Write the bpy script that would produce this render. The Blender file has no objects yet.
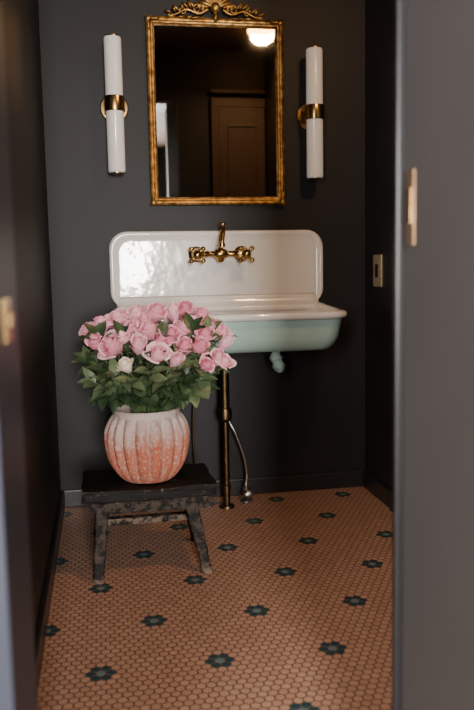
import bpy, bmesh, math, random
from mathutils import Vector, Matrix, noise
random.seed(7)
SC=bpy.context.scene
COL=SC.collection
H=1.0133
WY=3.285            # back wall
XL,XR=-0.205,1.172  # side walls
CZ=2.5
# ------------------------------------------------------------ materials
def newmat(name):
    m=bpy.data.materials.new(name);m.use_nodes=True
    return m,m.node_tree,m.node_tree.nodes['Principled BSDF']
def setp(b,**k):
    for a,v in k.items():
        a={'color':'Base Color','rough':'Roughness','metal':'Metallic','coat':'Coat Weight','coatr':'Coat Roughness','spec':'Specular IOR Level','trans':'Transmission Weight','ior':'IOR','emis':'Emission Color','estr':'Emission Strength','sss':'Subsurface Weight','sheen':'Sheen Weight'}[a]
        if a in('Base Color','Emission Color') and len(v)==3: v=(*v,1)
        b.inputs[a].default_value=v
class NB:
    def __init__(s,nt): s.nt=nt
    def put(s,sock,v):
        if isinstance(v,bpy.types.NodeSocket): s.nt.links.new(v,sock)
        else: sock.default_value=v
    def M(s,op,a,b=None,c=None,clamp=False):
        n=s.nt.nodes.new('ShaderNodeMath');n.operation=op;n.use_clamp=clamp
        s.put(n.inputs[0],a)
        if b is not None:s.put(n.inputs[1],b)
        if c is not None:s.put(n.inputs[2],c)
        return n.outputs[0]
    def mix(s,f,a,b):
        n=s.nt.nodes.new('ShaderNodeMix');n.data_type='RGBA'
        s.put(n.inputs[0],f)
        s.put(n.inputs[6],a if isinstance(a,bpy.types.NodeSocket) else (*a,1))
        s.put(n.inputs[7],b if isinstance(b,bpy.types.NodeSocket) else (*b,1))
        return n.outputs[2]
    def coord(s,scale=(1,1,1)):
        t=s.nt.nodes.new('ShaderNodeTexCoord');m=s.nt.nodes.new('ShaderNodeMapping')
        m.inputs['Scale'].default_value=scale
        s.nt.links.new(t.outputs['Object'],m.inputs[0]);return m.outputs[0]
    def noise(s,vec,scale,detail=4,rough=.55):
        n=s.nt.nodes.new('ShaderNodeTexNoise');s.nt.links.new(vec,n.inputs['Vector'])
        n.inputs['Scale'].default_value=scale;n.inputs['Detail'].default_value=detail;n.inputs['Roughness'].default_value=rough
        return n.outputs['Fac']
    def ramp(s,f,lo,hi):
        n=s.nt.nodes.new('ShaderNodeMapRange');s.put(n.inputs[0],f)
        n.inputs[1].default_value=lo;n.inputs[2].default_value=hi;return n.outputs[0]
    def bump(s,h,strength,dist,bs):
        n=s.nt.nodes.new('ShaderNodeBump');s.put(n.inputs['Height'],h)
        n.inputs['Strength'].default_value=strength;n.inputs['Distance'].default_value=dist
        s.nt.links.new(n.outputs[0],bs.inputs['Normal'])
def noisemat(name,c1,c2,scale,rough,metal=0,bump=0,bscale=None,stretch=(1,1,1),**k):
    m,nt,b=newmat(name);N=NB(nt);v=N.coord(stretch)
    f=N.ramp(N.noise(v,scale),.35,.65)
    nt.links.new(N.mix(f,c1,c2),b.inputs['Base Color'])
    setp(b,rough=rough,metal=metal,**k)
    if bump: N.bump(N.noise(v,bscale or scale*3),.5,bump,b)
    return m
wallm=noisemat('charcoal_paint',(.0125,.0110,.0115),(.016,.0142,.0147),2.5,.55,bump=.0006,bscale=220,spec=.35)
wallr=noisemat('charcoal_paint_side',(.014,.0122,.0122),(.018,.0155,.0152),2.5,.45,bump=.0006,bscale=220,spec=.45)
basem=noisemat('charcoal_gloss_paint',(.016,.014,.015),(.020,.0175,.019),3,.35,bump=.0004,bscale=60)
ceilm=noisemat('brown_ceiling_paint',(.09,.055,.035),(.105,.065,.042),3,.7)
jambm=noisemat('grey_jamb_paint',(.105,.095,.091),(.118,.107,.103),2,.6,bump=.0004,bscale=40,spec=.2)
jambl=noisemat('blue_grey_jamb_paint',(.040,.047,.070),(.047,.054,.078),2,.45)
hallm=noisemat('hall_paint',(.022,.018,.016),(.028,.022,.02),2,.6)
hfloor=noisemat('hall_wood_floor',(.12,.07,.04),(.18,.11,.07),3,.5,stretch=(1,8,1))
brownm=noisemat('brown_door_paint',(.045,.025,.015),(.056,.031,.019),3,.5,stretch=(6,6,1))
brass=noisemat('aged_brass',(.38,.235,.08),(.50,.32,.12),14,.24,metal=1)
pbrass=noisemat('satin_aged_brass',(.34,.20,.11),(.42,.26,.14),14,.4,metal=.75)
dbrass=noisemat('dark_brass',(.08,.05,.026),(.14,.088,.043),20,.38,metal=1)
chrome=noisemat('braided_steel',(.42,.40,.37),(.54,.52,.48),60,.33,metal=1)
mint=noisemat('mint_green_enamel',(.44,.63,.555),(.50,.69,.615),5,.3,coat=.3,bump=.001,bscale=25)
ivory=noisemat('ivory_brass_plate',(.50,.39,.22),(.56,.44,.27),8,.35,metal=.3)
# enamel, wavy cast surface under glossy coat
m,nt,b=newmat('white_enamel');N=NB(nt);v=N.coord()
nt.links.new(N.mix(N.noise(v,3),(.84,.81,.77),(.88,.85,.81)),b.inputs['Base Color'])
setp(b,rough=.14,coat=.9,coatr=.03);N.bump(N.noise(v,14,2,.5),.7,.0026,b)
for l in list(nt.links):
    if l.to_socket==b.inputs['Normal']: nt.links.new(l.from_socket,b.inputs['Coat Normal'])
porc=m
# gold leaf
m,nt,b=newmat('antique_gold_leaf');N=NB(nt);v=N.coord()
f=N.ramp(N.noise(v,38,6),.38,.62);nt.links.new(N.mix(f,(.18,.085,.022),(.56,.34,.11)),b.inputs['Base Color'])
setp(b,metal=.85,rough=.40);N.bump(N.noise(v,160),.4,.001,b);goldm=m
# mirror glass
m,nt,b=newmat('mirror_silver');N=NB(nt);v=N.coord()
nt.links.new(N.mix(N.noise(v,3),(.70,.68,.66),(.76,.74,.72)),b.inputs['Base Color']);setp(b,metal=1,rough=.02);mirm=m
# opal glass
m,nt,b=newmat('opal_glass');N=NB(nt);v=N.coord()
nt.links.new(N.mix(N.noise(v,6),(.82,.77,.72),(.86,.81,.76)),b.inputs['Base Color']);setp(b,rough=.25,sss=.3,coat=.4,estr=.10,emis=(1,.9,.8));opal=m
# lamp shade lit
m,nt,b=newmat('lit_ceiling_glass');N=NB(nt);v=N.coord()
nt.links.new(N.mix(N.noise(v,6),(.9,.8,.6),(.95,.85,.7)),b.inputs['Base Color']);setp(b,emis=(1,.46,.12),estr=20);litm=m
# black stool
m,nt,b=newmat('chipped_black_wood');N=NB(nt);v=N.coord((1.2,9,9))
v2=N.coord((3,7,7))
geo=nt.nodes.new('ShaderNodeNewGeometry')
edge=N.ramp(geo.outputs['Pointiness'],.54,.61)
f=N.M('MAXIMUM',N.ramp(N.noise(v2,11,8,.75),.61,.64),N.M('MULTIPLY',edge,N.ramp(N.noise(N.coord(),40,5,.6),.45,.56)))
g=N.mix(N.noise(v,12),(.004,.0035,.003),(.012,.009,.0075))
nt.links.new(N.mix(f,g,(.16,.115,.08)),b.inputs['Base Color']);setp(b,rough=.6,spec=.2);N.bump(N.noise(v,18,6),.8,.004,b);stoolm=m
# vase
m,nt,b=newmat('terracotta_whitewash');N=NB(nt)
t=nt.nodes.new('ShaderNodeTexCoord');sx=nt.nodes.new('ShaderNodeSeparateXYZ');nt.links.new(t.outputs['Object'],sx.inputs[0])
n1=N.noise(N.coord((1,1,.35)),45,6,.7);n2=N.noise(N.coord(),95,5,.7)
at=nt.nodes.new('ShaderNodeAttribute');at.attribute_name='rib'
hgt=N.M('ADD',N.M('MULTIPLY',sx.outputs[2],4.2),N.M('MULTIPLY',n1,1.0))
f=N.ramp(hgt,1.02,1.50)
f=N.M('ADD',f,N.M('MULTIPLY',N.M('SUBTRACT',1.0,at.outputs['Fac']),.25),clamp=True)
f=N.M('ADD',f,N.M('MULTIPLY',N.ramp(n2,.51,.62),.55),clamp=True)
nt.links.new(N.mix(f,(.56,.155,.08),(.68,.55,.49)),b.inputs['Base Color']);setp(b,rough=.88,spec=.2);N.bump(n2,1,.007,b);vasem=m
# petals
def petal(name,deep,pale):
    m,nt,b=newmat(name);N=NB(nt)
    at=nt.nodes.new('ShaderNodeAttribute');at.attribute_name='tip'
    n=N.noise(N.coord(),60)
    f=N.M('ADD',at.outputs['Fac'],N.M('MULTIPLY',N.M('SUBTRACT',n,.5),.3),clamp=True)
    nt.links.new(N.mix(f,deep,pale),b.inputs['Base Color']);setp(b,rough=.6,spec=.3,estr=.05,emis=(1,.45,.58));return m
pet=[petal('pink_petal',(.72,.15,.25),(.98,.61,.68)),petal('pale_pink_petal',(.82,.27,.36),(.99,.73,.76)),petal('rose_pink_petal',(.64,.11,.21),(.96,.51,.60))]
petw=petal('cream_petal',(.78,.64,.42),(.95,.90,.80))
def leafmat(name,a,bb):
    m,nt,b=newmat(name);N=NB(nt);v=N.coord()
    nt.links.new(N.mix(N.ramp(N.noise(v,30),.35,.65),a,bb),b.inputs['Base Color']);setp(b,rough=.42);return m
leafm=[leafmat('deep_green_leaf',(.024,.050,.022),(.055,.092,.038)),leafmat('mid_green_leaf',(.08,.118,.052),(.14,.19,.095))]
stemm=leafmat('green_stem',(.09,.14,.05),(.15,.21,.08))
# hex floor
def hexmat():
    m,nt,b=newmat('hex_mosaic_tile');N=NB(nt);M=N.M
    t=nt.nodes.new('ShaderNodeTexCoord');s=nt.nodes.new('ShaderNodeSeparateXYZ');nt.links.new(t.outputs['Object'],s.inputs[0])
    a=.305/12;r3=math.sqrt(3)
    x=M('DIVIDE',M('SUBTRACT',s.outputs[0],-.0377),a);y=M('DIVIDE',M('SUBTRACT',s.outputs[1],1.8575),a)
    def nearest(x,y):
        ax=M('SUBTRACT',x,M('ROUND',x));ay=M('SUBTRACT',y,M('MULTIPLY',M('ROUND',M('DIVIDE',y,r3)),r3))
        xb=M('SUBTRACT',x,.5);yb=M('SUBTRACT',y,r3/2)
        bx=M('SUBTRACT',xb,M('ROUND',xb));by=M('SUBTRACT',yb,M('MULTIPLY',M('ROUND',M('DIVIDE',yb,r3)),r3))
        da=M('ADD',M('MULTIPLY',ax,ax),M('MULTIPLY',ay,ay));db=M('ADD',M('MULTIPLY',bx,bx),M('MULTIPLY',by,by))
        k=M('LESS_THAN',db,da)
        lx=M('ADD',ax,M('MULTIPLY',k,M('SUBTRACT',bx,ax)));ly=M('ADD',ay,M('MULTIPLY',k,M('SUBTRACT',by,ay)))
        return lx,ly
    lx,ly=nearest(x,y)
    cx=M('DIVIDE',M('ROUND',M('MULTIPLY',M('SUBTRACT',x,lx),2)),2)
    cy=M('MULTIPLY',M('ROUND',M('DIVIDE',M('SUBTRACT',y,ly),r3/2)),r3/2)
    fx,fy=nearest(M('DIVIDE',cx,12),M('DIVIDE',cy,12))
    fd=M('MULTIPLY',M('SQRT',M('ADD',M('MULTIPLY',fx,fx),M('MULTIPLY',fy,fy))),12)
    flower=M('LESS_THAN',fd,1.3);center=M('LESS_THAN',fd,.4)
    ax=M('ABSOLUTE',lx);ay=M('ABSOLUTE',ly)
    hd=M('MAXIMUM',ax,M('ADD',M('MULTIPLY',ax,.5),M('MULTIPLY',ay,r3/2)))
    tile=N.ramp(hd,.460,.42)
    cb=nt.nodes.new('ShaderNodeCombineXYZ');N.put(cb.inputs[0],cx);N.put(cb.inputs[1],cy)
    wn=nt.nodes.new('ShaderNodeTexWhiteNoise');wn.noise_dimensions='2D';nt.links.new(cb.outputs[0],wn.inputs['Vector'])
    big=N.noise(N.coord(),3)
    base=N.mix(N.M('MULTIPLY_ADD',wn.outputs['Value'],.6,M('MULTIPLY',big,.4)),(.41,.220,.145),(.53,.31,.215))
    c=N.mix(flower,base,(.018,.055,.066));c=N.mix(center,c,(.13,.21,.22))
    grout=N.mix(M('LESS_THAN',fd,1.3),(.075,.036,.023),(.16,.095,.075))
    c=N.mix(tile,grout,c)
    nt.links.new(c,b.inputs['Base Color'])
    nt.links.new(N.M('SUBTRACT',.75,M('MULTIPLY',tile,.40)),b.inputs['Roughness'])
    N.bump(N.ramp(hd,.47,.39),.7,.0015,b)
    return m
hexm=hexmat()
# ------------------------------------------------------------ mesh helpers
def mkobj(name,bm,mat,loc=(0,0,0),smooth=False,parent=None,autos=None):
    me=bpy.data.meshes.new(name)
    bmesh.ops.recalc_face_normals(bm,faces=bm.faces)
    bm.to_mesh(me);bm.free()
    me.transform(Matrix.Translation(-Vector(loc)))
    if smooth:
        for p in me.polygons:p.use_smooth=True
    me.materials.append(mat)
    o=bpy.data.objects.new(name,me);COL.objects.link(o)
    o.location=loc
    if smooth and autos:
        mod=o.modifiers.new('es','EDGE_SPLIT');mod.split_angle=math.radians(autos)
    return o
def root(name,loc,label,cat,group=None):
    o=bpy.data.objects.new(name,None);o.empty_display_size=.03;COL.objects.link(o);o.location=loc
    o['label']=label;o['category']=cat
    if group:o['group']=group
    return o
def part(rt,name,bm,mat,smooth=False,autos=None,label=None,base=None):
    """mesh given in world coordinates, parented to rt"""
    wl=base if base is not None else rt.location
    o=mkobj(name,bm,mat,wl,smooth,autos=autos)
    o.parent=rt;o.location=(0,0,0)
    if label:o['label']=label
    return o
def struct(name,bm,mat,label=None):
    o=mkobj(name,bm,mat);o['kind']='structure'
    return o
def box(bm,x0,x1,y0,y1,z0,z1,bev=0,mat=None):
    r=bmesh.ops.create_cube(bm,size=1)
    vs=r['verts']
    for v in vs:
        v.co=Vector((x0+(v.co.x+.5)*(x1-x0),y0+(v.co.y+.5)*(y1-y0),z0+(v.co.z+.5)*(z1-z0)))
    if bev:
        es=set(e for v in vs for e in v.link_edges)
        r=bmesh.ops.bevel(bm,geom=list(es),offset=bev,segments=2,affect='EDGES',profile=.6)
        vs=list(set(v for f in r['faces'] for v in f.verts))
    return vs
def NBM():return bmesh.new()
def loft(bm,loops,cap0=False,cap1=False,closed=True):
    L=[[bm.verts.new(p) for p in l] for l in loops]
    n=len(L[0])
    for a,b in zip(L,L[1:]):
        for i in range(n if closed else n-1):
            j=(i+1)%n
            bm.faces.new((a[i],a[j],b[j],b[i]))
    if cap0:bm.faces.new(L[0])
    if cap1:bm.faces.new(L[-1][::-1])
    return L
def tube(bm,pts,rad,seg=12,caps=True):
    pts=[Vector(p) for p in pts];n=len(pts)
    if not isinstance(rad,(list,tuple)):rad=[rad]*n
    loops=[];up=None
    for i,p in enumerate(pts):
        d=(pts[min(i+1,n-1)]-pts[max(i-1,0)]).normalized()
        if up is None:
            up=Vector((0,0,1)) if abs(d.z)<.9 else Vector((0,1,0))
        s=d.cross(up).normalized();up=s.cross(d).normalized()
        loops.append([p+(s*math.cos(t)+up*math.sin(t))*rad[i] for t in [2*math.pi*k/seg for k in range(seg)]])
    loft(bm,loops,caps,caps)
def spline(pts,n=8):
    pts=[Vector(p) for p in pts];P=[2*pts[0]-pts[1]]+pts+[2*pts[-1]-pts[-2]];o=[]
    for i in range(1,len(P)-2):
        a,b,c,d=P[i-1:i+3]
        for k in range(n):
            t=k/n;o.append(.5*((2*b)+(c-a)*t+(2*a-5*b+4*c-d)*t*t+(3*b-3*c+d-a)*t**3))
    o.append(pts[-1]);return o
def lathe(bm,prof,center,axis='z',seg=32,cap=True):
    """prof list (r,h) along axis"""
    c=Vector(center);loops=[]
    for r,h in prof:
        l=[]
        for k in range(seg):
            t=2*math.pi*k/seg
            if axis=='z':p=Vector((r*math.cos(t),r*math.sin(t),h))
            elif axis=='y':p=Vector((r*math.cos(t),h,r*math.sin(t)))
            else:p=Vector((h,r*math.cos(t),r*math.sin(t)))
            l.append(c+p)
        loops.append(l)
    loft(bm,loops,cap,cap)
def sphere(bm,c,r,sc=(1,1,1),u=12,v=8,rot=None):
    rr=bmesh.ops.create_uvsphere(bm,u_segments=u,v_segments=v,radius=1)
    for q in rr['verts']:
        p=Vector((q.co.x*r*sc[0],q.co.y*r*sc[1],q.co.z*r*sc[2]))
        if rot is not None:p=rot@p
        q.co=p+Vector(c)
def rrect(x0,x1,y0,y1,r,n=8):
    pts=[]
    for cx,cy,a0 in((x1-r,y1-r,0),(x0+r,y1-r,90),(x0+r,y0+r,180),(x1-r,y0+r,270)):
        for k in range(n+1):
            a=math.radians(a0+90*k/n);pts.append((cx+r*math.cos(a),cy+r*math.sin(a)))
    return pts
# ------------------------------------------------------------ room shell
bm=NBM();box(bm,XL-.15,XR+.15,1.08,WY+.15,-.1,0);struct('floor',bm,hexm)
bm=NBM();box(bm,-1.5,2.2,-3.2,1.08,-.1,0);o=struct('floor_hall',bm,hfloor)
bm=NBM();box(bm,XL-.15,XR+.15,WY,WY+.15,0,CZ);struct('wall_back',bm,wallm)
bm=NBM();box(bm,XL-.15,XL,1.2,WY,0,CZ);struct('wall_left',bm,wallm)
bm=NBM();box(bm,XR,XR+.15,1.2,WY,0,CZ);struct('wall_right',bm,wallr)
bm=NBM();box(bm,-1.5,2.2,-3.2,WY+.15,CZ,CZ+.1);struct('ceiling',bm,ceilm)
FY0,FY1=.93,1.2
JL,JR=-.127,.497
bm=NBM();box(bm,-1.5,JL-.025,FY0,FY1,0,CZ);box(bm,JR+.025,2.2,FY0,FY1,0,CZ);box(bm,JL-.025,JR+.025,FY0,FY1,2.16,CZ);struct('wall_front',bm,wallm)
bm=NBM();box(bm,JL-.025,JL,FY0,FY1+.004,0,2.14,.003);box(bm,JL-.025,JR+.025,FY0,FY1+.004,2.14,2.16,.003);struct('trim_1',bm,jambl)
bm=NBM();box(bm,JR,JR+.025,FY0,FY1+.001,0,2.14,.003);struct('trim_2',bm,jambm)
# dark strip added to hide the bright jamb face from the mirror
bm=NBM();box(bm,JR-.014,JR+.065,FY1+.001,FY1+.016,0,2.14,.004);struct('jamb_mask_strip',bm,basem)
# hall walls
bm=NBM();box(bm,-1.5,-1.4,-3.2,FY0,0,CZ);struct('wall_hall_left',bm,hallm)
bm=NBM();box(bm,2.1,2.2,-3.2,FY0,0,CZ);struct('wall_hall_right',bm,hallm)
wx0,wx1,wz0,wz1=-.15,.62,.75,1.95
bm=NBM();box(bm,-1.4,wx0,-3.1,-3.0,0,CZ);box(bm,wx1,2.1,-3.1,-3.0,0,CZ);box(bm,wx0,wx1,-3.1,-3.0,0,wz0);box(bm,wx0,wx1,-3.1,-3.0,wz1,CZ);struct('wall_rear',bm,hallm)
bm=NBM()
for x in (wx0,(wx0+wx1)/2-.02,wx1-.04):box(bm,x,x+.04,-3.06,-2.99,wz0,wz1)
for z in (wz0,(wz0+wz1)/2-.02,wz1-.04):box(bm,wx0,wx1,-3.055,-2.995,z,z+.04)
struct('window_1',bm,hallm)
# baseboards
def bb(name,x0,x1,y0,y1,side):
    bm=NBM();box(bm,x0,x1,y0,y1,0,.075,.004)
    struct(name,bm,basem)
bb('baseboard_back',XL,XR,WY-.016,WY,0);bb('baseboard_left',XL,XL+.016,1.2,WY-.016,0);bb('baseboard_right',XR-.016,XR,1.2,WY-.016,0)
bb('baseboard_front',JR+.07,XR-.016,FY1,FY1+.016,0)
# panelled closet door on the inner face of the front wall (seen in mirror)
bm=NBM();y=FY1
box(bm,.84,1.165,y,y+.03,.0,2.12,.004)
for z0,z1 in((1.25,2.0),(.25,1.1)):
    for xa,xb in((.90,.912),(1.10,1.112)):box(bm,xa,xb,y+.03,y+.038,z0,z1,.003)
    for za in(z0,z1-.012):box(bm,.90,1.112,y+.03,y+.038,za,za+.012,.003)
struct('door_1',bm,brownm)
bm=NBM();box(bm,.79,.84,y,y+.034,0,2.12,.004);box(bm,.79,1.17,y,y+.034,2.12,2.18,.004);box(bm,.785,1.17,y,y+.045,2.21,2.235,.004);struct('trim_3',bm,brownm)
# ------------------------------------------------------------ strike plate / latch on the jambs
r=root('strike_plate',(JR,1.17,1.10),'slim aged brass strike plate let into the grey door jamb','door hardware')
bm=NBM();box(bm,JR-.003,JR,1.158,1.187,1.045,1.165,.001);part(r,'plate',bm,pbrass)
bm=NBM();box(bm,JR-.0045,JR-.003,1.166,1.179,1.08,1.135,.0005);part(r,'latch_hole',bm,brass)
r=root('door_latch',(JL,1.07,.95),'aged brass latch plate on the blue-grey door jamb','door hardware')
bm=NBM();box(bm,JL,JL+.003,1.03,1.10,.920,.980,.001);part(r,'plate',bm,brass)
bm=NBM();box(bm,JL+.003,JL+.010,1.05,1.08,.938,.962,.002);part(r,'bolt',bm,dbrass)
# ------------------------------------------------------------ sink
r=root('wall_sink',(.507,WY,.70),'white enamelled cast-iron wall sink with mint green underside and high backsplash','sink')
x0,x1=.034,.972;yf=2.845;yb=WY-.002
def rimz(y,z):
    t=max(0,(y-3.02)/(yb-3.02));return z+.028*t*t
def loop(ins,z,rf,flare=True,back=None):
    b=yb if back is None else back
    pts=rrect(x0+ins,x1-ins,yf+ins,b,max(.012,rf),8)
    return [(px,py,rimz(py,z) if flare else z) for px,py in pts]
bm=NBM()
loft(bm,[loop(.030,.812,.07),loop(.012,.810,.09),loop(.003,.815,.10),loop(0,.825,.10),loop(.004,.836,.10),loop(.016,.842,.09,back=yb-.01),loop(.030,.840,.08,back=yb-.02),loop(.042,.830,.07,back=yb-.03),loop(.055,.80,.07,False,yb-.05),loop(.075,.745,.07,False,yb-.07),loop(.10,.722,.07,False,yb-.09),loop(.17,.716,.05,False,yb-.14)],False,True)
part(r,'basin',bm,porc,True,label='white enamelled basin with rolled rim')
bm=NBM()
loft(bm,[loop(.024,.815,.07),loop(.026,.795,.07,False),loop(.036,.735,.07,False),loop(.050,.702,.07,False,yb-.004),loop(.072,.684,.06,False,yb-.03),loop(.12,.678,.05,False,yb-.06)],False,True)
part(r,'underside',bm,mint,True,label='mint green painted underside')
# backsplash
bm=NBM()
def bl(ins,y,zb=.85):
    pts=rrect(x0+.004+ins,x1-.004-ins,zb,1.176-ins,.075-ins*.6,10)
    return [(px,y,pz) for px,pz in pts]
loft(bm,[bl(0,WY-.001),bl(0,WY-.030),bl(.003,WY-.038),bl(.010,WY-.043),bl(.018,WY-.041),bl(.028,WY-.034),bl(.040,WY-.032),bl(.044,WY-.032),bl(.055,WY-.032)],True,True)
prof=[(WY-.0315,.905),(WY-.034,.89),(WY-.041,.870),(WY-.053,.855),(WY-.070,.843),(WY-.06,.83),(WY-.02,.83)]
n=24;rows=[]
for k in range(n+1):
    x=x0+.03+(x1-x0-.06)*k/n
    rows.append([(x,a,b_) for a,b_ in prof])
loft(bm,rows,True,True)
part(r,'backsplash',bm,porc,True,label='rounded white enamelled backsplash')
# lug below
bm=NBM()
tube(bm,spline([(.700,3.02,.690),(.696,3.02,.655),(.700,3.02,.630),(.708,3.02,.605),(.708,3.02,.585)],5),[.012,.013,.014,.016,.020,.024,.027,.027,.025,.022,.021,.022,.025,.028,.028,.026,.024,.022,.019,.013,.005],14)
bmesh.ops.recalc_face_normals(bm,faces=bm.faces)
for v in bm.verts:v.co+=Vector((1,.4,.6))*.008*noise.noise(v.co*45)
part(r,'casting_lug',bm,mint,True,label='pale mint enamelled lug hanging below the basin')
# drain pipe
bm=NBM();px,py=.495,3.12
lathe(bm,[(.033,.69),(.033,.665),(.021,.66),(.021,.645),(.027,.643),(.027,.620),(.020,.618),(.020,.43),(.026,.428),(.029,.415),(.029,.385),(.024,.378),(.015,.37),(.015,.10),(.019,.098),(.019,.075),(.015,.073),(.015,.012),(.032,.01),(.034,.0)],(px,py,0),seg=24)
part(r,'drain_pipe',bm,dbrass,True,35,label='dark aged brass drain pipe')
bm=NBM();lathe(bm,[(.028,.0),(.028,.003),(.02,.005),(.0185,.001)],(px,py-.03,.716),seg=24);part(r,'drain_flange',bm,brass,True,35)
# faucet with sub parts
fw=Vector((.513,WY-.035,1.08))
fa=bpy.data.objects.new('faucet',None);COL.objects.link(fa);fa.parent=r;fa.location=fw-r.location;fa['label']='polished brass wall-mounted bridge faucet'
def fpart(name,bm,mat=brass,label=None):
    o=mkobj(name,bm,mat,fw,True,autos=40);o.parent=fa;o.location=(0,0,0)
    return o
fz=1.076;fy=WY-.085;fx=.503
bm=NBM()
for sx in(-.098,.098):
    lathe(bm,[(.034,0),(.034,-.006),(.026,-.012),(.014,-.016),(.014,-.04),(.022,-.045),(.0265,-.06),(.024,-.072),(.008,-.076)],(fx+sx,WY-.032,fz),'y',24)
lathe(bm,[(.010,-.1),(.012,-.07),(.016,-.06),(.012,-.05),(.012,-.03),(.019,-.024),(.023,-.012),(.024,0),(.023,.012),(.019,.024),(.012,.03),(.012,.05),(.016,.06),(.012,.07),(.010,.1)],(fx,fy,fz),'x',20)
fpart('body',bm)
bm=NBM()
lathe(bm,[(.009,-.036),(.014,-.03),(.016,-.02),(.019,-.01),(.019,.012),(.013,.02),(.0115,.03),(.0145,.034),(.0115,.038)],(fx,fy,fz),seg=20)
pts=spline([(fx,fy,fz+.03),(fx+.002,fy,fz+.070),(fx+.008,fy-.018,fz+.098),(fx+.006,fy-.050,fz+.104),(fx,fy-.080,fz+.086),(fx-.006,fy-.090,fz+.055),(fx-.008,fy-.091,fz+.04)],6)
tube(bm,pts,.0090,16)
lathe(bm,[(.009,.0),(.013,-.002),(.014,-.018),(.011,-.020)],(fx-.008,fy-.091,fz+.045),seg=20)
lathe(bm,[(.006,0),(.005,.006),(.010,.010),(.012,.016),(.010,.022),(.004,.026)],(fx+.008,fy-.026,fz+.106),seg=16)
fpart('spout',bm)
for sx in(-.104,.104):
    bm=NBM();c=Vector((fx+sx,fy-.035,fz-.004))
    lathe(bm,[(.011,.03),(.014,.012),(.019,.006),(.021,-.002),(.018,-.010),(.010,-.018),(.004,-.020)],c,'y',24)
    for k in range(4):
        a=math.radians(45+90*k);d=Vector((math.cos(a),0,math.sin(a)))
        tube(bm,[c+d*.012,c+d*.024,c+d*.033],[.0075,.006,.0075],10);sphere(bm,c+d*.035,.0105)
    fpart('handle',bm)
# water_supply line + shutoff valve
r=root('water_supply',(.592,3.19,0),'braided steel supply hose with chrome shutoff valve at the floor','plumbing')
bm=NBM();lathe(bm,[(.030,0),(.030,.005),(.020,.014),(.010,.018),(.010,.028)],(.592,3.19,0),seg=24);lathe(bm,[(.010,.026),(.016,.03),(.016,.060),(.011,.064),(.011,.078)],(.592,3.19,0),seg=20)
lathe(bm,[(.009,.0),(.009,-.03),(.015,-.032),(.015,-.045)],(.592,3.18,.045),'y',16)
part(r,'valve',bm,chrome,True,40)
bm=NBM();sphere(bm,(.592,3.127,.045),.024,(1,.35,.65),16,8);part(r,'valve_handle',bm,chrome,True)
bm=NBM();tube(bm,spline([(.592,3.19,.07),(.596,3.19,.12),(.586,3.18,.19),(.564,3.175,.26),(.545,3.17,.31),(.525,3.175,.35),(.505,3.18,.40),(.50,3.20,.50),(.50,3.22,.66)],8),.0075,12);part(r,'hose',bm,chrome,True)
r=root('water_line',(.385,3.22,0),'thin supply tube running down the dark wall','plumbing')
bm=NBM();tube(bm,spline([(.385,3.22,.0),(.378,3.22,.10),(.370,3.22,.25),(.372,3.22,.40),(.395,3.22,.55),(.42,3.225,.70)],8),.004,10);part(r,'tube',bm,dbrass,True)
bm=NBM();lathe(bm,[(.02,0),(.02,.004),(.008,.01),(.006,.02)],(.385,3.22,0),seg=20);part(r,'escutcheon',bm,dbrass,True,40)
# ------------------------------------------------------------ mirror
mx0,mx1,mz0,mz1=.220,.801,1.284,2.052
r=root('wall_mirror',((mx0+mx1)/2,WY,mz0),'antique gilt framed rectangular mirror with carved crest on dark wall','mirror')
bm=NBM()
def fl(ins,y):
    return [(mx0+ins,y,mz0+ins),(mx1-ins,y,mz0+ins),(mx1-ins,y,mz1-ins),(mx0+ins,y,mz1-ins)]
loft(bm,[fl(0,WY-.001),fl(0,WY-.022),fl(.003,WY-.028),fl(.008,WY-.030),fl(.011,WY-.024),fl(.016,WY-.022),fl(.022,WY-.026),fl(.027,WY-.024),fl(.030,WY-.018),fl(.034,WY-.016),fl(.036,WY-.008)])
def beads(p,q,rad,step):
    p=Vector(p);q=Vector(q);n=int((q-p).length/step)
    for i in range(n+1):sphere(bm,p.lerp(q,i/n),rad,u=6,v=4)
yb2=WY-.028
beads((mx0+.0055,yb2,mz0),(mx0+.0055,yb2,mz1),.0042,.0075);beads((mx1-.0055,yb2,mz0),(mx1-.0055,yb2,mz1),.0042,.0075)
beads((mx0,yb2,mz0+.0055),(mx1,yb2,mz0+.0055),.0042,.0075);beads((mx0,yb2,mz1-.0055),(mx1,yb2,mz1-.0055),.0042,.0075)
part(r,'frame',bm,goldm,True,35)
bm=NBM();box(bm,mx0+.03,mx1-.03,WY-.012,WY-.006,mz0+.03,mz1-.03);part(r,'glass',bm,mirm)
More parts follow.
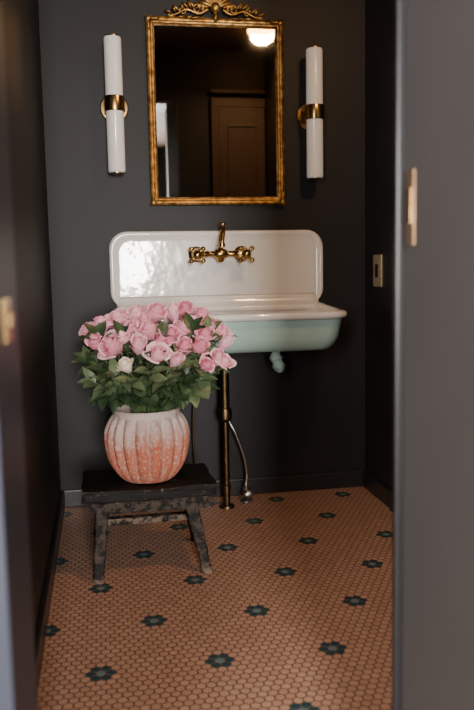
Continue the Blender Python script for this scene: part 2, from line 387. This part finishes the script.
# crest
cx=(mx0+mx1)/2;y=WY-.030
def leafblob(c,ang,l,w,t=.010):
    R_=Matrix.Rotation(-ang,3,'Y')
    sphere(bm,Vector(c)+R_@Vector((l/2,0,0)),1,(l/2,t,w/2),12,8,R_)
def scroll(c,r0,turns,sgn,start,thick):
    pts=[];rr=[]
    for i in range(36):
        t=i/35;a=start+sgn*t*turns*2*math.pi;rad=r0*(1-.85*t)
        pts.append(Vector(c)+Vector((math.cos(a)*rad,0,math.sin(a)*rad)));rr.append(thick*(1-.4*t))
    tube(bm,pts,rr,8)
zt=mz1
for s in(-1,1):
    bm=NBM()
    pts=spline([(cx+s*.03,y,zt+.03),(cx+s*.07,y,zt+.012),(cx+s*.12,y,zt+.026),(cx+s*.165,y,zt+.006),(cx+s*.20,y,zt+.004)],8)
    tube(bm,pts,[.007*(1-.5*i/len(pts)) for i in range(len(pts))],8)
    scroll((cx+s*.075,y,zt+.03),.022,1.4,-s,math.pi/2*(1+s)+s*.3,.0045)
    scroll((cx+s*.135,y,zt+.018),.016,1.3,s,math.pi/2*(1-s),.004)
    for dx,dz,a,l in((.045,.02,70,.05),(.06,.022,60,.045),(.085,.03,50,.045),(.10,.03,62,.035),(.11,.03,40,.04),(.13,.025,55,.03),(.15,.02,35,.035),(.165,.015,50,.026),(.18,.01,20,.035),(.06,-.002,-10,.05),(.09,.0,-14,.04),(.12,-.002,-5,.04),(.165,-.002,0,.04)):
        ang=math.radians(a if s>0 else 180-a);leafblob((cx+s*dx,y,zt+dz),ang,l,.012)
    part(r,'crest_scroll',bm,goldm,True)
    for (qx,qz) in((mx0 if s<0 else mx1,mz0),(mx0 if s<0 else mx1,mz1)):
        bm=NBM()
        sgn=1 if qz==mz0 else -1
        sphere(bm,(qx-s*.012,y+.004,qz+sgn*.012),.012,(1,.6,1))
        leafblob((qx-s*.012,y+.004,qz+sgn*.014),math.radians(90*sgn),.045,.014,.008)
        leafblob((qx-s*.014,y+.004,qz+sgn*.012),0 if s<0 else math.pi,.045,.014,.008)
        part(r,'corner_ornament',bm,goldm,True)
bm=NBM()
for k in range(9):
    a=math.radians(20+140*k/8);leafblob((cx,y-.004,zt+.035),a,.095-.02*abs(k-4)/4,.020,.012)
sphere(bm,(cx,y-.008,zt+.035),.022,(1,.7,1),16,10)
for s in(-1,1):scroll((cx+s*.04,y-.004,zt+.055),.024,1.3,s,math.pi/2,.006)
leafblob((cx,y-.004,zt+.02),math.radians(-90),.04,.022)
part(r,'crest_shell',bm,goldm,True)
# ------------------------------------------------------------ sconces
def sconce(cx,zc):
    ty=WY-.085
    r=root('wall_sconce',(cx,WY,zc),'tall white opal glass tube sconce with brass bracket','wall lamp','pair of sconces beside the mirror')
    bm=NBM();lathe(bm,[(.058,-.001),(.058,-.010),(.054,-.014),(.018,-.016),(.016,-.03),(.016,-.06)],(cx,WY,zc),'y',40);part(r,'backplate',bm,brass,True,40)
    bm=NBM();lathe(bm,[(.0355,-.030),(.040,-.030),(.041,-.026),(.041,.026),(.040,.030),(.0355,.030)],(cx,ty,zc),seg=40,cap=False);part(r,'bracket_band',bm,brass,True,40)
    bm=NBM();lathe(bm,[(.024,-.272),(.032,-.270),(.035,-.264),(.035,.252),(.033,.259),(.024,.262)],(cx,ty,zc),seg=40);part(r,'glass_tube',bm,opal,True,50)
    for z in(-.277,.260):
        bm=NBM();lathe(bm,[(.020,0),(.027,.002),(.027,.006),(.020,.008)],(cx,ty,zc+z),seg=32);part(r,'end_cap',bm,brass,True,40)
sconce(.082,1.682);sconce(.918,1.662)
# ------------------------------------------------------------ switch on right wall
r=root('light_switch',(XR,3.13,.995),'ivory and brass switch plate on dark wall','switch')
bm=NBM();box(bm,XR-.006,XR,3.070,3.165,.925,1.06,.002);part(r,'plate',bm,ivory)
bm=NBM();box(bm,XR-.009,XR-.006,3.100,3.135,.965,1.02,.001);part(r,'rocker',bm,dbrass)
# ------------------------------------------------------------ ceiling lamp
lc=(1.045,1.74,CZ)
r=root('ceiling_lamp',lc,'small flush ceiling lamp with warm lit glass bowl','ceiling lamp')
bm=NBM();lathe(bm,[(.105,0),(.105,-.012),(.098,-.018),(.092,-.018)],lc,seg=40);part(r,'base',bm,dbrass,True,40)
bm=NBM();lathe(bm,[(.091,-.018),(.090,-.032),(.08,-.045),(.055,-.053),(.02,-.056)],lc,seg=40);part(r,'glass_bowl',bm,litm,True)
# ------------------------------------------------------------ stool
ST=.300
r=root('wooden_stool',(.135,2.60,0),'low distressed black wooden stool with chipped paint','stool')
sx0,sx1,sy0,sy1=-.088,.355,2.450,2.735
bm=NBM();box(bm,sx0,sx1,sy0,sy1,ST-.042,ST,.004)
bmesh.ops.subdivide_edges(bm,edges=[e for e in bm.edges if e.calc_length()>.02],cuts=24,use_grid_fill=True)
for v in bm.verts:
    n_=noise.noise(v.co*18)
    v.co+=Vector((noise.noise(v.co*11)*.008+noise.noise(v.co*45)*.003,noise.noise(v.co*13+Vector((5,0,0)))*.007+noise.noise(v.co*50)*.003,n_*.003))
    if v.co.z>ST-.012:v.co.z-=.004*max(0,1-abs((v.co.x-.13)/.16)**2)
part(r,'seat',bm,stoolm,True,60)
def bar(bm,a,b,w,t,wx=None):
    a=Vector(a);b=Vector(b);n=14;loops=[]
    for i in range(n+1):
        p=a.lerp(b,i/n);k=1-.25*i/n;j=noise.noise(p*30)*.004
        h=w/2*k+j;g=t/2*k+noise.noise(p*37)*.002;c=.004
        loops.append([p+Vector(q) for q in((-h+c,-g,0),(h-c,-g,0),(h,-g+c,0),(h,g-c,0),(h-c,g,0),(-h+c,g,0),(-h,g-c,0),(-h,-g+c,0))])
    loft(bm,loops,True,True)
tops={'fl':(-.020,2.500),'fr':(.262,2.500),'bl':(-.020,2.695),'br':(.262,2.695)}
feet={'fl':(-.045,2.440),'fr':(.316,2.440),'bl':(-.045,2.750),'br':(.316,2.750)}
for k in tops:
    bm=NBM();bar(bm,(*tops[k],ST-.02),(*feet[k],0),.046,.034);part(r,'leg',bm,stoolm,False)
for ya in(2.474,2.699):
    bm=NBM();box(bm,sx0+.025,sx1-.025,ya,ya+.020,ST-.088,ST-.039,.003);part(r,'apron',bm,stoolm)
def at(k,z):
    t=1-z/(ST-.02);return Vector((tops[k][0]+(feet[k][0]-tops[k][0])*t,tops[k][1]+(feet[k][1]-tops[k][1])*t,z))
def rail(a,b,w,h):
    d=(b-a).normalized();s=d.cross(Vector((0,0,1))).normalized()
    bm=NBM();loops=[]
    for p in(a,b):loops.append([p+s*w/2*i+Vector((0,0,h/2*j)) for i,j in((-1,-1),(1,-1),(1,1),(-1,1))])
    loft(bm,loops,True,True)
    return bm
for a,b in(('fl','bl'),('fr','br')):part(r,'rail',rail(at(a,.15),at(b,.15),.020,.034),stoolm)
ml=(at('fl',.15)+at('bl',.15))/2;mr=(at('fr',.15)+at('br',.15))/2
part(r,'stretcher',rail(ml,mr,.034,.022),stoolm)
# ------------------------------------------------------------ vase
VC=Vector((.137,2.585,ST+.0005))
r=root('flower_vase',VC,'ribbed terracotta vase with whitewashed rim standing on the stool','vase')
prof=[(.055,0),(.080,.0),(.092,.006),(.115,.032),(.133,.065),(.142,.100),(.147,.135),(.146,.165),(.138,.192),(.126,.214),(.116,.226),(.114,.234),(.116,.241),(.112,.246),(.104,.243),(.102,.232),(.11,.21),(.125,.17),(.125,.12),(.09,.04),(.03,.02)]
bm=NBM();nr=18;seg=nr*15
lay=bm.verts.layers.float.new('rib')
pp=spline([(a,0,b) for a,b in prof[:14]],5);pp=[(p.x,p.z) for p in pp]+prof[14:]
outer=14*5-4
L=[]
for i,(a,h) in enumerate(pp):
    amp=.16*max(0,min(1,(h-.002)/.03))*max(0,min(1,(.228-h)/.025)) if i<outer else 0
    row=[]
    for k in range(seg):
        t=2*math.pi*k/seg;tw=t+.03*math.sin(3*t+1)+.012*math.sin(h*30+t*2);c=abs(math.cos(nr*tw/2))**.7
        rr=a*(1-amp*(1-c))*(1+.006*math.sin(5*t));v=bm.verts.new(VC+Vector((rr*math.cos(t),rr*math.sin(t),max(0,h))));v[lay]=c if amp>0.02 else .5
        row.append(v)
    L.append(row)
for a,b_ in zip(L,L[1:]):
    for k in range(seg):
        j=(k+1)%seg;bm.faces.new((a[k],a[j],b_[j],b_[k]))
bm.faces.new(L[0]);bm.faces.new(L[-1])
part(r,'body',bm,vasem,True)
# ------------------------------------------------------------ roses
def rose_mesh(seed,openness,mat,tall=1.0):
    rnd=random.Random(seed);bm=NBM();lay=bm.verts.layers.float.new('tip')
    NP=18
    for i in range(NP):
        q=i/(NP-1);ang=i*2.399+rnd.uniform(-.3,.3)
        rad=.0030+.0225*q**.9*openness
        hgt=(.052-.011*q**1.3)*tall+rnd.uniform(-.003,.003);hw=math.radians(115-60*q)
        curl=(.012+rnd.uniform(-.003,.004))*max(0,q-.25)**1.2*openness
        sag=rnd.uniform(0,.25) if q>.85 else 0
        g=[];NV=9;NU=11
        for b_ in range(NV):
            v=b_/(NV-1);row=[]
            for a in range(NU):
                u=2*a/(NU-1)-1
                prof=rad*(.36+.72*math.sin(min(1,v*1.25)*math.pi/2))*(1-.16*max(0,v-.6)*(1-q))
                prof*=1+sag*v*v
                top=max(0,(v-.68)/.32)
                rr=prof+curl*top*top*(1.1-.5*u*u)+.0022*u*(1-.4*q)
                point=(1-abs(u))**1.0*.10*q*v
                z=hgt*v*(1-.24*abs(u)**2.6*v+point*.5)*(1-.22*sag*v)-curl*.9*top*top*(1-.2*abs(u))+.0012*math.sin(7*u+i*2)*v*q
                th=ang+u*hw*(.55+.45*math.sin(min(1,v*1.1)*math.pi*.6))
                vt=bm.verts.new((rr*math.cos(th),rr*math.sin(th),z))
                vt[lay]=min(1,max(0,-.12+.42*q+.85*v**3*(.5+.5*q)+.15*abs(u)*q))
                row.append(vt)
            g.append(row)
        for b_ in range(NV-1):
            for a in range(NU-1):bm.faces.new((g[b_][a],g[b_][a+1],g[b_+1][a+1],g[b_+1][a]))
    me=bpy.data.meshes.new('blossom');bm.to_mesh(me);bm.free()
    for p in me.polygons:p.use_smooth=True
    me.materials.append(mat);return me
blooms=[rose_mesh(i,o_,pet[i%3],t_) for i,(o_,t_) in enumerate(((.95,1),(1.1,.95),(.75,1.15),(1.05,1),(.6,1.2),(.9,1.0),(.7,1.1),(1.15,.9)))]
bloomw=rose_mesh(50,.8,petw)
def leaf(bm,base,d,up,l,w,fold=.25,droop=.3):
    d=d.normalized();s=d.cross(up)
    if s.length<1e-3:s=Vector((1,0,0))
    s.normalize();n=s.cross(d).normalized()
    rows=[]
    K=7
    for i in range(K+1):
        t=i/K;wd=w/2*(math.sin(math.pi*min(1,t**.75))**.9 if 0<t<1 else 0.02)
        c=base+d*l*t-n*droop*l*t*t
        rows.append([bm.verts.new(c+s*wd*k+n*(abs(k)*fold*wd+ (.0012 if i%2 else 0)*abs(k))) for k in(-1,-.5,0,.5,1)])
    for a,b_ in zip(rows,rows[1:]):
        for k in range(4):bm.faces.new((a[k],a[k+1],b_[k+1],b_[k]))
NECK=Vector((VC.x,VC.y,ST+.245))
def orient(d):
    return d.to_track_quat('Z','Y')
def norecalc(name,bm,mat,loc,parent):
    me=bpy.data.meshes.new(name);bm.to_mesh(me);bm.free();me.transform(Matrix.Translation(-Vector(loc)))
    for p in me.polygons:p.use_smooth=True
    me.materials.append(mat);o=bpy.data.objects.new(name,me);COL.objects.link(o);o.parent=parent;return o
def rose(pos,white=False,idx=0,scale=1.0):
    pos=Vector(pos);rnd=random.Random(idx*13+5)
    a=rnd.uniform(0,6.28);rr=rnd.uniform(.0,.05)
    base=NECK+Vector((rr*math.cos(a),rr*math.sin(a),-.10))
    mouth=NECK+(Vector((pos.x,pos.y,0))-Vector((NECK.x,NECK.y,0)))*.22
    out=(pos-(NECK+Vector((.02,.03,.0)))).normalized();out=(out*.8+Vector((0,-.06,.45))+Vector((rnd.uniform(-.45,.45),rnd.uniform(-.45,.15),rnd.uniform(-.35,.25)))).normalized()
    lab='cream white rose bud in the bouquet' if white else 'pink rose on a green stem in the bouquet'
    rt=root('rose',base,lab,'flower','roses in the vase')
    me=bloomw if white else rnd.choice(blooms)
    o=bpy.data.objects.new('blossom',me);COL.objects.link(o);o.parent=rt
    hb=pos-out*.026*scale
    o.location=hb-base;o.rotation_mode='QUATERNION'
    o.rotation_quaternion=orient(out)@Matrix.Rotation(rnd.uniform(0,6.28),3,'Z').to_quaternion();o.scale=(scale,)*3
    bm=NBM();pts=spline([base,mouth,mouth.lerp(hb,.55)+Vector((0,0,.01)),hb-out*.012,hb+out*.003],6)
    rad=[.0026]*(len(pts)-6)+[.0026,.003,.0035,.005,.008,.010];tube(bm,pts,rad,8)
    part(rt,'stem',bm,stemm,True,base=base)
    bm=NBM()
    for k in range(5):
        t=k*2*math.pi/5+rnd.random();s_=Vector((math.cos(t),math.sin(t),0));s_=orient(out)@s_
        leaf(bm,hb+s_*.008*scale,(s_*.9+out*.2),out,.028*scale,.010,.1,.35)
    n_=rnd.choice((2,3,3))
    for k in range(n_):
        b0=pts[int(len(pts)*(.44+.17*k))]
        t=rnd.uniform(0,6.28);d=Vector((math.cos(t),math.sin(t)-.4,rnd.uniform(-.1,.6)))
        leaf(bm,b0,d,Vector((0,0,1)),rnd.uniform(.050,.070),rnd.uniform(.028,.038))
    norecalc('leaves',bm,leafm[idx%2],base,rt)
front=[(-.005,.835,1.2),(.050,.858,1.3),(.113,.872,1.1),(.180,.870,1.3),(.242,.862,1.2),(-.026,.780,1.15),(.028,.772,1.35),(.082,.826,1.2),(.110,.768,1.3),(.150,.815,1.15),(.170,.748,1.3),(.215,.800,1.3),(.298,.836,1.25),(.335,.795,1.1),(.375,.812,1.25),(.398,.765,1.2),(.366,.722,1.25),(.312,.762,1.25),(.278,.880,1.1),(.335,.856,1.1),(-.045,.822,.95),(.262,.765,1.1),(.058,.800,1.05),(.225,.722,1.05),(.400,.802,.95),(.325,.705,1.0),(.185,.785,1.0),(.140,.842,1.05),(.258,.815,1.1),(.390,.712,.95)]
i=0
for X,Z,S_ in front:
    Y=2.59-.17*(1-min(1,max(0,(Z-.72)/.14)))**.8-.02*random.random()
    dx=abs(X-.18)/.27;Y+=.06*dx*dx
    rose((X,Y,Z),False,i,.99*S_*random.uniform(.92,1.08));i+=1
rose((.067,2.425,.712),True,i,1.05);i+=1
for k in range(13):
    a=2*math.pi*k/13;X=.18+.16*math.cos(a);Y=2.70+.07*math.sin(a);rose((X,Y,.81+.06*random.random()-.15*abs(X-.17)),False,i,random.uniform(.85,1.1));i+=1
# greenery
def sprig(tip,idx):
    tip=Vector(tip);rnd=random.Random(idx*7+3)
    a=rnd.uniform(0,6.28);base=NECK+Vector((.04*math.cos(a),.04*math.sin(a),-.08))
    mouth=NECK+(Vector((tip.x,tip.y,0))-Vector((NECK.x,NECK.y,0)))*.3+Vector((0,0,.01))
    rt=root('greenery_sprig',base,'rose foliage sprig with dark green leaves in the vase','foliage','greenery in the vase')
    pts=spline([base,mouth,mouth.lerp(tip,.5)+Vector((0,0,.02)),tip],8)
    bm=NBM();tube(bm,pts,[.0028*(1-.5*j/len(pts)) for j in range(len(pts))],6);part(rt,'stem',bm,stemm,True,base=base)
    bm=NBM();n0=12
    for j in range(n0,len(pts),4):
        d0=(pts[min(j+1,len(pts)-1)]-pts[j-1]).normalized()
        for s_ in(-1,1):
            side=d0.cross(Vector((0,-.6,.8))).normalized()*s_
            d=d0*.6+side*.8+Vector((rnd.uniform(-.4,.4),rnd.uniform(-.5,.1),rnd.uniform(-.3,.4)))
            leaf(bm,pts[j],d,Vector((rnd.uniform(-.4,.4),-.5,.8)),rnd.uniform(.050,.074),rnd.uniform(.030,.042),.2,rnd.uniform(.1,.5))
    d0=(pts[-1]-pts[-3]);leaf(bm,pts[-1],d0,Vector((0,-.5,.8)),.060,.036)
    norecalc('leaves',bm,leafm[idx%2],base,rt)
tips=[(-.040,2.55,.70),(-.030,2.50,.650),(-.01,2.46,.69),(.01,2.44,.64),(-.0,2.50,.605),(.04,2.42,.68),(.05,2.42,.620),(.09,2.40,.66),(.10,2.43,.595),(.14,2.39,.69),(.16,2.40,.64),(.19,2.40,.66),(.21,2.42,.595),(.23,2.40,.69),(.25,2.42,.65),(.28,2.43,.61),(.29,2.44,.69),(.31,2.46,.65),(.32,2.50,.62),(.33,2.50,.67),(.33,2.56,.65),(-.050,2.62,.71),(.36,2.6,.69),(.30,2.6,.60),(-.0,2.62,.60),(.24,2.45,.725),(.14,2.44,.725),(.31,2.48,.725),(.06,2.50,.80),(.19,2.48,.79),(.29,2.50,.81),(.35,2.52,.80),(-.02,2.52,.80)]
for k,t in enumerate(tips):sprig(t,k)
# ------------------------------------------------------------ lights
def area(name,loc,target,sx,sy,power,col,shape='RECTANGLE'):
    l=bpy.data.lights.new(name,'AREA');l.shape=shape;l.size=sx;l.size_y=sy;l.energy=power;l.color=col
    o=bpy.data.objects.new(name,l);COL.objects.link(o);o.location=loc
    o.rotation_euler=(Vector(target)-Vector(loc)).to_track_quat('-Z','Y').to_euler();return o
area('window_daylight',((wx0+wx1)/2,-3.04,(wz0+wz1)/2),((wx0+wx1)/2,0,(wz0+wz1)/2),wx1-wx0,wz1-wz0,420,(1,.96,.92))
area('hall_daylight',(-1.32,-1.0,1.55),(.6,1.9,.9),1.2,1.4,170,(1,.965,.94))
area('ceiling_bulb',(lc[0],lc[1],CZ-.062),(lc[0]-.25,2.8,0),.14,.14,17,(1,.58,.27),'DISK')
w=bpy.data.worlds.new('world');SC.world=w;w.use_nodes=True;w.node_tree.nodes['Background'].inputs[0].default_value=(.05,.05,.06,1);w.node_tree.nodes['Background'].inputs[1].default_value=.05
# ------------------------------------------------------------ camera
yaw,pitch,roll=.1747,.1134,-.0189
F=Vector((math.sin(yaw)*math.cos(pitch),math.cos(yaw)*math.cos(pitch),-math.sin(pitch)))
R0=Vector((math.cos(yaw),-math.sin(yaw),0));U0=R0.cross(F)
R1=R0*math.cos(roll)+U0*math.sin(roll);U1=-R0*math.sin(roll)+U0*math.cos(roll)
cam=bpy.data.cameras.new('camera');co=bpy.data.objects.new('camera',cam);COL.objects.link(co)
mw=Matrix((R1,U1,-F)).transposed().to_4x4();mw.translation=(0,0,H);co.matrix_world=mw
cam.sensor_fit='VERTICAL';cam.sensor_height=36;cam.sensor_width=24;cam.lens=36*759.58/710;cam.clip_start=.02
cam.dof.use_dof=True;cam.dof.focus_distance=2.8;cam.dof.aperture_fstop=2.4
SC.camera=co
